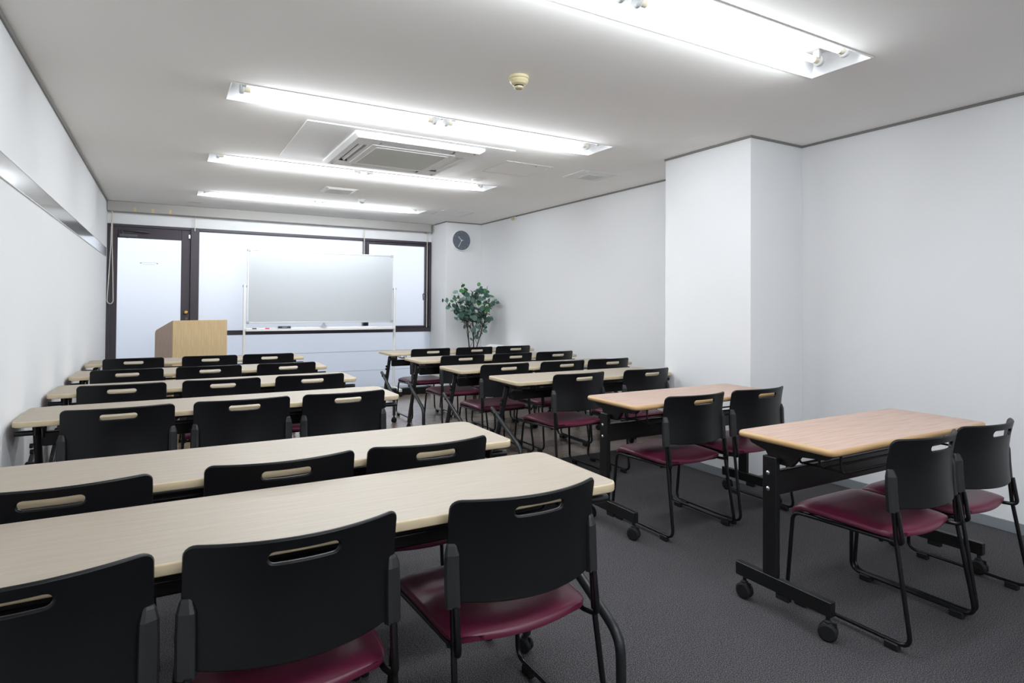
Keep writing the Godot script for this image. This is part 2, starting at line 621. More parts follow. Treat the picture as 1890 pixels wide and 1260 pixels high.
	for y in [0.045, 0.298, 0.578]:
		box(st, Vector3(0.986, y, -0.04), Vector3(PILX, y + 0.006, -0.014))
	box(st, Vector3(PILX - 0.006, 0.0, -0.09), Vector3(PILX, 2.2, 0.0))
	obj("glazing_bar", st, M.alu, low)
	# grey roller blind box under the ceiling
	var bb := thing("blind_box", "long grey roller blind box under the ceiling above the door and window", "blind box", Vector3(0, 2.33, ZF))
	st = new_st()
	box(st, Vector3(0.004, 0.0, 0.001), Vector3(4.10, H - 2.332, 0.157), 0.003)
	obj("casing", st, M.box_grey, bb)
	for tx: float in [0.285, 0.47, 0.655]:
		st = new_st()
		box(st, Vector3(tx - 0.014, 0.003, 0.157), Vector3(tx + 0.014, 0.055, 0.1575))
		obj("tape_strip", st, M.tape, bb)
	st = new_st()
	var loop := []
	for k in 25:
		var a := PI + PI * k / 24.0
		loop.append(Vector3(0.045 + cos(a) * 0.030, -1.06 + sin(a) * 0.045, 0.10))
	var chain := [Vector3(0.048, 0.0, 0.10), Vector3(0.044, -0.4, 0.10), Vector3(0.028, -0.75, 0.10)] + loop + [Vector3(0.068, -0.75, 0.10), Vector3(0.056, -0.4, 0.10), Vector3(0.056, 0.0, 0.10)]
	tube(st, chain, 0.005, 6)
	obj("pull_cord", st, M.cord, bb)
	for g in [[0.93, -0.18], [3.105, -1.3], [4.075, -1.44]]:
		st = new_st()
		tube(st, [Vector3(g[0], 0.0, 0.06), Vector3(g[0], g[1], 0.06)], 0.006, 6)
		obj("guide_cord", st, M.cord, bb)
	st = new_st()
	box(st, Vector3(4.04, -0.014, 0.03), Vector3(4.098, 0.0, 0.12), 0.002)
	obj("end_bracket", st, M.box_grey, bb)


# =============================================================== ceiling troughs
func build_trough(i: int):
	var tz: float = TROUGHS[i]
	var order := ["at the back of the room", "behind the viewer", "above the viewer", "nearest in view, over the last row", "between the round detector and the air conditioner", "behind the air conditioner", "nearest the window wall"]
	var t := thing("ceiling_light", "recessed twin fluorescent tube trough light " + order[i], "ceiling light", Vector3((TX0 + TX1) / 2, H, tz - TWD / 2), 0.0, "fluorescent troughs in the ceiling")
	var hx := (TX1 - TX0) / 2
	var hz := TWD / 2
	var dp := 0.095
	var st := new_st()
	# sloped reflector sides, roof and ends
	for s: float in [-1.0, 1.0]:
		quad(st, Vector3(-hx, 0, s * hz), Vector3(hx, 0, s * hz), Vector3(hx, dp, s * (hz - 0.04)), Vector3(-hx, dp, s * (hz - 0.04)), Vector3(0, -0.3, -s))
		quad(st, Vector3(-hx, 0, s * hz), Vector3(hx, 0, s * hz), Vector3(hx, dp, s * hz), Vector3(-hx, dp, s * hz), Vector3(0, 0, s))
		quad(st, Vector3(s * hx, 0, -hz), Vector3(s * hx, 0, hz), Vector3(s * (hx - 0.03), dp, hz), Vector3(s * (hx - 0.03), dp, -hz), Vector3(-s, -0.3, 0))
		quad(st, Vector3(s * hx, 0, -hz), Vector3(s * hx, 0, hz), Vector3(s * hx, dp, hz), Vector3(s * hx, dp, -hz), Vector3(s, 0, 0))
	quad(st, Vector3(-hx, dp, -hz), Vector3(hx, dp, -hz), Vector3(hx, dp, hz), Vector3(-hx, dp, hz), Vector3(0, -1, 0))
	box(st, Vector3(-hx, dp + 0.001, -hz), Vector3(hx, dp + 0.02, hz))
	box(st, Vector3(-hx + 0.03, dp - 0.02, -0.022), Vector3(hx - 0.03, dp, 0.022), 0.006)
	obj("reflector", st, M.reflector, t)
	st = new_st()
	var lip := 0.008
	box(st, Vector3(-hx - lip, -0.004, -hz - lip), Vector3(hx + lip, 0.0, -hz), 0.0012)
	box(st, Vector3(-hx - lip, -0.004, hz), Vector3(hx + lip, 0.0, hz + lip), 0.0012)
	box(st, Vector3(-hx - lip, -0.004, -hz), Vector3(-hx, 0.0, hz), 0.0012)
	box(st, Vector3(hx, -0.004, -hz), Vector3(hx + lip, 0.0, hz), 0.0012)
	obj("rim", st, M.white_plastic, t)
	for s: float in [-1.0, 1.0]:
		for q: float in [-1.0, 1.0]:
			var cz := q * 0.066
			var x0 := 0.055 if s > 0 else -hx + 0.085
			var x1 := hx - 0.085 if s > 0 else -0.055
			st = new_st()
			tube(st, [Vector3(x0 + 0.035, 0.042, cz), Vector3(x1 - 0.035, 0.042, cz)], 0.016, 14)
			var tb := obj("fluorescent_tube", st, M.glow, t)
			st = new_st()
			tube(st, [Vector3(x0, 0.042, cz), Vector3(x0 + 0.035, 0.042, cz)], 0.0158, 12)
			obj("tube_cap", st, M.tube_end, tb)
			st = new_st()
			tube(st, [Vector3(x1 - 0.035, 0.042, cz), Vector3(x1, 0.042, cz)], 0.0158, 12)
			obj("tube_cap", st, M.tube_end, tb)
			for xe: float in [x0, x1]:
				st = new_st()
				var ax := Basis(Vector3.BACK, PI / 2)
				lathe(st, [Vector2(0, -0.012), Vector2(0.024, -0.012), Vector2(0.027, -0.006), Vector2(0.027, 0.008), Vector2(0.022, 0.012), Vector2(0, 0.012)], 18, Transform3D(ax, Vector3(xe + (-0.012 if xe == x0 else 0.012), 0.042, cz)))
				box(st, Vector3(xe - 0.012, 0.05, cz - 0.018), Vector3(xe + 0.012, dp, cz + 0.018), 0.003)
				obj("lamp_socket", st, M.socket, t)
	# the light the tubes give, leaving through the trough's mouth: straight down and out to both sides
	for k in 3:
		var l := AreaLight3D.new()
		l.name = "tube_light"
		l.area_size = Vector2(2.36, 0.09)
		l.light_color = Color(0.955, 0.98, 1.0)
		l.light_energy = DOWN_ENERGY if k == 1 else SIDE_ENERGY
		l.shadow_enabled = true
		t.add_child(l, true)
		l.rotation.x = -PI / 2 + (k - 1) * deg_to_rad(57.0)
		l.position = Vector3(0, -0.012 if k == 1 else -0.029, (1 - k) * 0.06)


# =============================================================== furniture prototypes
const SW := 0.2275     # half width of a chair back
const BULGE := 0.076

func back_z(x: float, y: float) -> float:
	var d := y - 0.64
	var zc := 0.160 + (0.020 * pow(d / 0.155, 2.0) if d > 0 else 0.008 * pow(d / 0.13, 2.0))
	return zc + BULGE * (1.0 - pow(x / SW, 2.0))


func shell_mesh() -> Mesh:
	var st := new_st()
	st.set_smooth_group(0)
	var th := 0.011
	var c := 0.0035
	var r := 0.024
	var sa := 0.060      # straight half length of the hand slot
	var sh := 0.0135     # half height of the slot
	var sy := 0.758
	var us := []
	# column parameters: dense near the ends and round the slot
	for k in 6:
		us.append(-1.0 + (1.0 - cos(PI / 2 * k / 5.0)) * 0.0 - 0.0 + sin(PI / 2 * k / 5.0) * 0.0 + (1.0 - cos(PI / 2 * k / 5.0)) * (r / SW))
	for k in range(1, 8):
		us.append(lerpf(-1.0 + r / SW, -(sa + sh) / SW, k / 7.0))
	for k in range(1, 5):
		us.append((-(sa) - sh * cos(PI / 2 * k / 4.0)) / SW)
	for k in range(1, 7):
		us.append(lerpf(-sa / SW, 0.0, k / 6.0))
	var left := us.duplicate()
	left.reverse()
	for k in range(1, left.size()):
		us.append(-left[k])
	var nb := 10
	var na := 3
	var col := func(u: float, ins: float, sl: float) -> Array:
		# points (x, y) of one column: bottom..slot bottom, slot top..top; ins pulls the outline in, sl widens the slot
		var w := SW - ins
		var x := u * w
		var top := 0.80 - 0.005 * u * u - ins
		var bot := 0.522 + 0.004 * u * u + ins
		var rr := r - ins
		var over := absf(x) - (w - rr)
		if over > 0:
			var dd := rr - sqrt(maxf(0.0, rr * rr - over * over))
			top -= dd
			bot += dd
		var yb := sy
		var yt := sy
		var h := sh + sl
		var s := absf(u * SW)
		if s < sa + 1e-6:
			yb = sy - h
			yt = sy + h
		elif s < sa + sh + 1e-6:
			var ca := minf(1.0, (s - sa) / sh)
			var q := h * sqrt(maxf(0.0, 1.0 - ca * ca))
			x = signf(u) * (sa + h * ca)
			yb = sy - q
			yt = sy + q
		var out := []
		for k in nb + 1:
			out.append(Vector2(x, lerpf(bot, yb, float(k) / nb)))
		for k in na + 1:
			out.append(Vector2(x, lerpf(yt, top, float(k) / na)))
		return out
	var place := func(p: Vector2, off: float) -> Vector3:
		var e := 0.002
		var zx: float = (back_z(p.x + e, p.y) - back_z(p.x - e, p.y)) / (2 * e)
		var zy: float = (back_z(p.x, p.y + e) - back_z(p.x, p.y - e)) / (2 * e)
		var n := Vector3(-zx, -zy, 1).normalized()
		return Vector3(p.x, p.y, back_z(p.x, p.y)) + n * off
	var full := []
	var inner := []
	for u: float in us:
		full.append(col.call(u, 0.0, 0.0))
		inner.append(col.call(u, c, c))
	var nc := us.size()
	var nr := nb + na + 2
	for side: float in [1.0, -1.0]:
		st.set_smooth_group(1 if side > 0 else 2)
		for i in nc - 1:
			for k in nr - 1:
				if k == nb:
					continue
				quad(st, place.call(inner[i][k], side * th / 2), place.call(inner[i + 1][k], side * th / 2), place.call(inner[i + 1][k + 1], side * th / 2), place.call(inner[i][k + 1], side * th / 2), Vector3(0, 0, side))
	# rounded rims: outer edge top and bottom, the two sides, and the slot
	var rim := func(a: Array, b: Array, out: Vector3):
		# a, b: [inner point, full point]
		st.set_smooth_group(3)
		var la := [place.call(a[0], th / 2), place.call(a[1], th / 2 - c), place.call(a[1], -th / 2 + c), place.call(a[0], -th / 2)]
		var lb := [place.call(b[0], th / 2), place.call(b[1], th / 2 - c), place.call(b[1], -th / 2 + c), place.call(b[0], -th / 2)]
		for j in 3:
			quad(st, la[j], lb[j], lb[j + 1], la[j + 1], out + Vector3(0, 0, [0.7, 0.0, -0.7][j]))
	for i in nc - 1:
		rim.call([inner[i][nr - 1], full[i][nr - 1]], [inner[i + 1][nr - 1], full[i + 1][nr - 1]], Vector3(signf(us[i]) * 0.3, 1, 0))
		rim.call([inner[i][0], full[i][0]], [inner[i + 1][0], full[i + 1][0]], Vector3(0, -1, 0))
		var s: float = (us[i] + us[i + 1]) * 0.5 * SW
		if absf(s) < sa + sh:
			rim.call([inner[i][nb], full[i][nb]], [inner[i + 1][nb], full[i + 1][nb]], Vector3(0, 1, 0))
			rim.call([inner[i][nb + 1], full[i][nb + 1]], [inner[i + 1][nb + 1], full[i + 1][nb + 1]], Vector3(0, -1, 0))
	for i in [0, nc - 1]:
		for k in nr - 1:
			if k == nb:
				continue
			rim.call([inner[i][k], full[i][k]], [inner[i][k + 1], full[i][k + 1]], Vector3(-1 if i == 0 else 1, 0, 0))
	return bake(st)


func seat_mesh() -> Mesh:
	var st := new_st()
	var nu := 18
	var nv := 22
	var pt := func(i: int, k: int) -> Array:
		var u := -1.0 + 2.0 * i / nu
		var v := -1.0 + 2.0 * k / nv     # -1 front, +1 rear
		u = signf(u) * (1.0 - pow(1.0 - absf(u), 1.35))
		v = signf(v) * (1.0 - pow(1.0 - absf(v), 1.35))
		var hw := lerpf(0.232, 0.218, (v + 1) / 2) * pow(maxf(0.0, 1.0 - pow(absf(v), 9.0)), 1.0 / 9.0)
		hw = maxf(hw, 0.150)
		var x := u * hw
		var z := -0.038 + v * 0.222 + (0.018 * (1.0 - u * u) * maxf(0.0, v) if v > 0 else -0.012 * (1.0 - u * u) * -v)
		var y := 0.425 + 0.004 * absf(u) * absf(u)
		if v < -0.62:
			y -= 0.052 * pow((-v - 0.62) / 0.38, 2.2)
		if v > 0.2:
			y -= 0.006 * (v - 0.2)
		var crown := 0.021 * (1.0 - pow(absf(u), 6.0)) * (1.0 - pow(absf(v), 10.0)) - 0.006 * (1.0 - u * u) * maxf(0.0, 1.0 - absf(v - 0.2))
		return [Vector3(x, y + crown, z), Vector3(x, y, z), Vector3(x * 0.985, y - 0.016, z * 0.99)]
	st.set_smooth_group(1)
	for i in nu:
		for k in nv:
			quad(st, pt.call(i, k)[0], pt.call(i + 1, k)[0], pt.call(i + 1, k + 1)[0], pt.call(i, k + 1)[0], Vector3(0, 1, -0.4))
	var ring := []
	for i in nu:
		ring.append([pt.call(i, 0), pt.call(i + 1, 0), Vector3(0, 0, -1)])
		ring.append([pt.call(i, nv), pt.call(i + 1, nv), Vector3(0, 0, 1)])
	for k in nv:
		ring.append([pt.call(0, k), pt.call(0, k + 1), Vector3(-1, 0, 0)])
		ring.append([pt.call(nu, k), pt.call(nu, k + 1), Vector3(1, 0, 0)])
	st.set_smooth_group(1)
	for e in ring:
		quad(st, e[0][0], e[1][0], e[1][2], e[0][2], e[2])
	st.set_smooth_group(2)
	for i in nu:
		for k in nv:
			quad(st, pt.call(i, k)[2], pt.call(i + 1, k)[2], pt.call(i + 1, k + 1)[2], pt.call(i, k + 1)[2], Vector3(0, -1, 0.2))
	return bake(st)


func bracket_mesh(s: float) -> Mesh:
	var st := new_st()
	st.set_smooth_group(0)
	var levels := [[0.516, 0.0195, 0.013, 0.0], [0.60, 0.0195, 0.014, 0.0], [0.650, 0.0185, 0.013, 0.0], [0.672, 0.013, 0.009, -0.004], [0.678, 0.010, 0.006, -0.006]]
	var rings := []
	for l in levels:
		var ring := []
		var c := Vector3(s * 0.219, l[0], back_z(SW, l[0]) + 0.014 + l[3])
		var B := Basis(Vector3.UP, s * 0.42)
		for q in [[-1, -0.6], [-0.6, -1], [0.6, -1], [1, -0.6], [1, 0.6], [0.6, 1], [-0.6, 1], [-1, 0.6]]:
			ring.append(c + B * Vector3(q[0] * l[1], 0, q[1] * l[2]))
		rings.append(ring)
	st.set_smooth_group(-1)
	for i in rings.size() - 1:
		var mid: Vector3 = (rings[i][0] + rings[i][4]) / 2
		for k in 8:
			var k2 := (k + 1) % 8
			quad(st, rings[i][k], rings[i][k2], rings[i + 1][k2], rings[i + 1][k], (rings[i][k] + rings[i][k2]) / 2 - mid)
	for e in [0, rings.size() - 1]:
		for k in range(1, 7):
			tri(st, rings[e][0], rings[e][k], rings[e][k + 1], Vector3(0, -1 if e == 0 else 1, 0))
	return bake(st)


func make_chair(label: String) -> Node3D:
	var t := thing("stacking_chair", label, "chair", Vector3.ZERO, 0.0, "black stacking chairs with burgundy seats")
	t.set_meta("base", "stacking_chair")
	t.scale = Vector3(1, 0.963, 1)
	shared("backrest", shell_mesh(), M.shell, t)
	shared("seat", seat_mesh(), M.seat, t)
	var st := new_st()
	box(st, Vector3(-0.19, 0.394, -0.20), Vector3(0.19, 0.410, 0.15), 0.004)
	obj("seat_pan", st, M.black, t)
	for s: float in [-1.0, 1.0]:
		shared("side_bracket", bracket_mesh(s), M.bracket, t)
		st = new_st()
		var path := bend([Vector3(s * 0.219, 0.56, 0.180), Vector3(s * 0.220, 0.41, 0.192), Vector3(s * 0.235, 0.0305, 0.252), Vector3(s * 0.235, 0.0305, -0.252), Vector3(s * 0.212, 0.388, -0.238), Vector3(s * 0.205, 0.398, 0.165), Vector3(s * 0.2165, 0.40, 0.215), Vector3(s * 0.2165, 0.52, 0.196)], 0.042, 6)
		tube(st, path, 0.0085, 8)
		obj("side_frame", st, M.rod, t)
		for z: float in [-0.185, 0.185]:
			st = new_st()
			box(st, Vector3(s * 0.235 - 0.012, 0.0, z - 0.026), Vector3(s * 0.235 + 0.012, 0.029, z + 0.026), 0.004)
			obj("floor_glide", st, M.rubber, t)
	for z: float in [-0.17, 0.13]:
		st = new_st()
		tube(st, [Vector3(-0.21, 0.389, z), Vector3(0.21, 0.389, z)], 0.0075, 8)
		obj("cross_bar", st, M.rod, t)
	return t


func slab(w: float, d: float, y0: float, y1: float, r: float, part: String, roundness := 0.004) -> Mesh:
	# rounded rectangle slab; part "top" gives the two faces, "edge" the rim
	var st := new_st()
	var outline := func(ins: float) -> Array:
		var o := []
		for q in [[1, 1, 0.0], [-1, 1, 90.0], [-1, -1, 180.0], [1, -1, 270.0]]:
			for k in 8:
				var a := deg_to_rad(q[2] + 90.0 * k / 7.0)
				o.append(Vector2(q[0] * (w / 2 - r) + cos(a) * (r - ins), q[1] * (d / 2 - r) + sin(a) * (r - ins)))
		return o
	var e := roundness
	var inner: Array = outline.call(e)
	var n := inner.size()
	if part == "top":
		for y: float in [y0, y1]:
			for k in range(1, n - 1):
				tri(st, Vector3(inner[0].x, y, inner[0].y), Vector3(inner[k].x, y, inner[k].y), Vector3(inner[k + 1].x, y, inner[k + 1].y), Vector3(0, 1 if y == y1 else -1, 0))
	else:
		st.set_smooth_group(0)
		var loops := []
		for q in [[e, 0.0], [e * 0.3, e * 0.3], [0.0, e], [0.0, y1 - y0 - e], [e * 0.3, y1 - y0 - e * 0.3], [e, y1 - y0]]:
			var o: Array = outline.call(q[0])
			var l := []
			for p in o:
				l.append(Vector3(p.x, y0 + q[1], p.y))
			loops.append(l)
		for j in loops.size() - 1:
			for k in n:
				var k2 := (k + 1) % n
				quad(st, loops[j][k], loops[j][k2], loops[j + 1][k2], loops[j + 1][k], Vector3(loops[j][k].x + loops[j][k2].x, 0, (loops[j][k].z + loops[j][k2].z) * w / d) + Vector3(0, (j - 2) * 0.3, 0))
	return bake(st)


func caster_mesh(h: float, r: float) -> Mesh:
	var st := new_st()
	for s: float in [-1.0, 1.0]:
		var xf := Transform3D(Basis(Vector3.BACK, PI / 2), Vector3(s * 0.0115, r, 0.0))
		lathe(st, [Vector2(0, -0.008), Vector2(r * 0.78, -0.008), Vector2(r, -0.004), Vector2(r, 0.004), Vector2(r * 0.78, 0.008), Vector2(0, 0.008)], 18, xf)
	box(st, Vector3(-0.003, r * 0.7, -r * 0.5), Vector3(0.003, r * 2.1, r * 0.9), 0.001)
	box(st, Vector3(-0.018, r * 1.35, -r * 0.62), Vector3(0.018, r * 2.02, r * 0.62), 0.008)
	lathe(st, [Vector2(0, r * 1.6), Vector2(0.014, r * 1.6), Vector2(0.014, r * 2.15), Vector2(0.008, r * 2.3), Vector2(0.008, h), Vector2(0, h)], 12)
	return bake(st)


func make_folding_table(w: float, label: String, inset := 0.062) -> Node3D:
	var t := thing("folding_table", label, "table", Vector3.ZERO, 0.0, "long maple-topped folding tables")
	t.set_meta("base", "folding_table")
	var d := 0.45
	shared("tabletop", slab(w, d, TH - 0.026, TH, 0.04, "top"), M.maple, t)
	shared("edge_band", slab(w, d, TH - 0.026, TH, 0.04, "edge"), M.maple_edge, t)
	var cm := caster_mesh(0.085, 0.027)
	var yb := TH - 0.026
	for s: float in [-1.0, 1.0]:
		var x := s * (w / 2 - inset)
		var st := new_st()
		tube(st, [Vector3(x, yb - 0.03, 0.0), Vector3(x, 0.37, -0.112), Vector3(x, 0.075, -0.222)], 0.022, 12, true, 0.8)
		var leg := obj("main_leg", st, M.tube, t)
		st = new_st()
		lathe(st, [Vector2(0, 0), Vector2(0.012, 0), Vector2(0.012, 0.012), Vector2(0, 0.013)], 10, Transform3D(Basis(Vector3.BACK, s * -PI / 2), Vector3(x + s * 0.019, 0.56, -0.035)))
		lathe(st, [Vector2(0, 0), Vector2(0.012, 0), Vector2(0.012, 0.012), Vector2(0, 0.013)], 10, Transform3D(Basis(Vector3.BACK, s * -PI / 2), Vector3(x + s * 0.019, 0.53, -0.047)))
		obj("bolt", st, M.black, leg)
		var xb := x + s * 0.036
		st = new_st()
		tube(st, bend([Vector3(xb, 0.485, -0.165), Vector3(xb, 0.275, 0.262), Vector3(xb, 0.075, 0.268)], 0.10, 7), 0.0155, 12)
		obj("brace_leg", st, M.tube, t)
		st = new_st()
		tube(st, [Vector3(x, 0.455, -0.08), Vector3(xb + s * 0.016, 0.455, -0.107)], 0.016, 10)
		obj("pivot", st, M.black, t)
		shared("caster", cm, M.rubber, t, Transform3D(Basis(Vector3.UP, 0.5 * s), Vector3(x, 0, -0.226)))
		shared("caster", cm, M.rubber, t, Transform3D(Basis(Vector3.UP, -0.9), Vector3(xb, 0, 0.268)))
		# tilting bracket under the top
		st = new_st()
		prism(st, PackedVector2Array([Vector2(-0.16, yb), Vector2(0.17, yb), Vector2(0.15, yb - 0.02), Vector2(0.05, yb - 0.035), Vector2(0.03, yb - 0.085), Vector2(-0.02, yb - 0.085), Vector2(-0.05, yb - 0.035), Vector2(-0.15, yb - 0.02)]), -0.004, 0.004, Transform3D(Basis(Vector3.UP, -PI / 2), Vector3(x - s * 0.03, 0, 0)))
		obj("tilt_bracket", st, M.black, t)
		st = new_st()
		tube(st, [Vector3(x - s * 0.012, yb - 0.035, 0.165), Vector3(x + s * 0.058, yb - 0.035, 0.165)], 0.012, 10)
		box(st, Vector3(minf(x - s * 0.025, x - s * 0.012), yb - 0.05, 0.12), Vector3(maxf(x - s * 0.025, x - s * 0.012), yb, 0.18), 0.003)
		obj("tilt_lever", st, M.black, t)
	var st := new_st()
	var xi := w / 2 - 0.085
	box(st, Vector3(-xi, yb - 0.128, -0.02), Vector3(xi, yb - 0.06, 0.02), 0.005)
	obj("cross_beam", st, M.black, t)
	st = new_st()
	for z: float in [-0.13, -0.07, 0.06, 0.12]:
		tube(st, bend([Vector3(-xi + 0.12, yb, z), Vector3(-xi + 0.12, yb - 0.052, z), Vector3(xi - 0.12, yb - 0.052, z), Vector3(xi - 0.12, yb, z)], 0.02, 4), 0.004, 6)
	obj("wire_shelf", st, M.black, t)
	return t


func make_desk(label: String) -> Node3D:
	var t := thing("caster_desk", label, "desk", Vector3.ZERO, 0.0, "short pinkish wood desks on casters")
	t.set_meta("base", "caster_desk")
	var w := 1.205
	var d := 0.45
	shared("tabletop", slab(w, d, TH - 0.026, TH, 0.04, "top", 0.010), M.pink, t)
	shared("edge_band", slab(w, d, TH - 0.026, TH, 0.04, "edge", 0.010), M.pink_edge, t)
	var cm := caster_mesh(0.094, 0.034)
	var yb := TH - 0.026
	for s: float in [-1.0, 1.0]:
		var x := s * (w / 2 - 0.02)
		var st := new_st()
		box(st, Vector3(x - 0.015, 0.094, -0.226), Vector3(x + 0.015, 0.150, 0.21), 0.002)
		obj("base_bar", st, M.black, t)
		st = new_st()
		box(st, Vector3(x - 0.013, 0.150, -0.09), Vector3(x + 0.013, yb - 0.055, -0.025), 0.002)
		var post := obj("post", st, M.black, t)
		st = new_st()
		for y: float in [0.57, 0.505]:
			lathe(st, [Vector2(0.009, 0), Vector2(0.009, 0.003), Vector2(0.005, 0.006), Vector2(0, 0.007)], 12, Transform3D(Basis(Vector3.BACK, s * -PI / 2), Vector3(x + s * 0.013, y, -0.062)))
		obj("screw", st, M.screw, post)
		st = new_st()
		prism(st, PackedVector2Array([Vector2(-0.19, yb), Vector2(0.20, yb), Vector2(0.17, yb - 0.025), Vector2(0.06, yb - 0.035), Vector2(0.02, yb - 0.085), Vector2(-0.07, yb - 0.085), Vector2(-0.10, yb - 0.04), Vector2(-0.17, yb - 0.022)]), -0.012, 0.012, Transform3D(Basis(Vector3.UP, -PI / 2), Vector3(x - s * 0.03, 0, 0)))
		obj("top_bracket", st, M.black, t)
		shared("caster", cm, M.rubber, t, Transform3D(Basis(Vector3.UP, 0.1), Vector3(x, 0, -0.19)))
		shared("caster", cm, M.rubber, t, Transform3D(Basis(Vector3.UP, 0.45 if s < 0 else 0.0), Vector3(x, 0, 0.19)))
		st = new_st()
		box(st, Vector3(x - 0.012, 0.07, -0.03), Vector3(x + 0.012, 0.094, 0.03), 0.003)
		obj("stop_pad", st, M.rubber, t)
	var xi := w / 2 - 0.033
	var st := new_st()
	box(st, Vector3(-xi, 0.475, -0.07), Vector3(xi, 0.575, -0.045), 0.003)
	obj("modesty_beam", st, M.black, t)
	st = new_st()
	var xr := w / 2 - 0.12
	for z: float in [0.0, 0.09, 0.18]:
		tube(st, bend([Vector3(-xr, yb, z), Vector3(-xr, yb - 0.085, z), Vector3(xr, yb - 0.085, z), Vector3(xr, yb, z)], 0.03, 5), 0.005, 7)
	for s: float in [-1.0, 1.0]:
		tube(st, [Vector3(s * (xr - 0.03), yb - 0.085, 0.0), Vector3(s * (xr - 0.03), yb - 0.085, 0.2)], 0.005, 7)
	obj("wire_shelf", st, M.black, t)
	return t


func build_tables_and_chairs():
	var ord_ := ["first", "second", "third", "fourth", "fifth", "sixth and last"]
	# long tables on the door side, counted from the lectern, then the window-side block
	var lz := [-5.8662, -4.8871, -3.9667, -3.0455, -1.7065, -1.0597]
	var lx := [[0.384, 0.982, 1.486], [0.378, 0.916, 1.486], [0.401, 0.943, 1.488], [0.43, 0.968, 1.484], [0.362, 0.948, 1.452], [0.37, 0.872, 1.466]]
	var seat_l := ["rail-wall seat", "middle seat", "aisle seat"]
	var seat_r := ["aisle seat", "middle seat", "wall seat"]
	var proto: Node3D = null
	var chair: Node3D = null
	for i in lz.size():
		var lab: String = "maple folding table, %s row from the lectern in the door-side block" % ord_[i]
		if proto == null:
			proto = make_folding_table(1.8, lab)
			proto.position = Vector3(0.923, 0, lz[i] - 0.225)
		else:
			dup(proto, Vector3(0.923, 0, lz[i] - 0.225), 0.0, lab)
		for k in 3:
			var cl: String = "black chair, burgundy seat, %s of the door-side block, %s row from lectern" % [seat_l[k], ord_[i].replace(" and last", "")]
			var at := Vector3(lx[i][k], 0, lz[i] - 0.140)
			var turn: float = [0.0, 0.02, -0.015, 0.01, -0.02, 0.0][(i + 2 * k) % 6]
			if chair == null:
				chair = make_chair(cl)
				chair.position = at
				chair.transform = Transform3D(Basis(Vector3.UP, turn).scaled_local(chair.scale), at)
			else:
				dup(chair, at, turn, cl)
	var rz := [-5.8346, -4.9387, -4.0365, -3.2171]
	var rx := [3.594, 3.573, 3.566, 3.44]
	var rc := [[3.13, 3.66, 4.165], [3.10, 3.640, 4.146], [3.058, 3.634, 4.139], [3.208, 3.848]]
	for i in rz.size():
		var lab: String = "maple folding table, %s row from the potted plant in the plant-side block" % ord_[i]
		if i < 3:
			dup(proto, Vector3(rx[i], 0, rz[i] - 0.225), 0.0, lab)
		else:
			var ft := make_folding_table(1.445, "shorter maple folding table, fourth plant-side row, its end against the column", 0.045)
			ft.position = Vector3(rx[i], 0, rz[i] - 0.225)
		for k in rc[i].size():
			var sn: String = seat_r[k] if i < 3 else ["aisle seat", "column seat"][k]
			var turn: float = [0.015, -0.02, 0.0, 0.02, -0.01][(i + 2 * k) % 5]
			dup(chair, Vector3(rc[i][k], 0, rz[i] - 0.140), turn, "black chair, burgundy seat, %s of the plant-side block, %s row from plant" % [sn, ord_[i]])
	var desk := make_desk("pinkish wood desk on casters in front of the column")
	desk.position = Vector3(3.392, 0, -2.092 - 0.225)
	dup(desk, Vector3(3.380, 0, -0.984 - 0.225), 0.0, "pinkish wood desk on casters against the bare wall, nearest the viewer")
	dup(chair, Vector3(3.185, 0, -2.228), 0.0, "black chair, burgundy seat, aisle side of the desk in front of the column")
	dup(chair, Vector3(3.708, 0, -2.228), 0.0, "black chair, burgundy seat, column side of the desk in front of the column")
	dup(chair, Vector3(3.188, 0, -1.055), 0.0, "black chair, burgundy seat, aisle side of the desk nearest the viewer")
	dup(chair, Vector3(3.688, 0, -1.06), 0.0, "black chair, burgundy seat, wall side of the desk nearest the viewer")


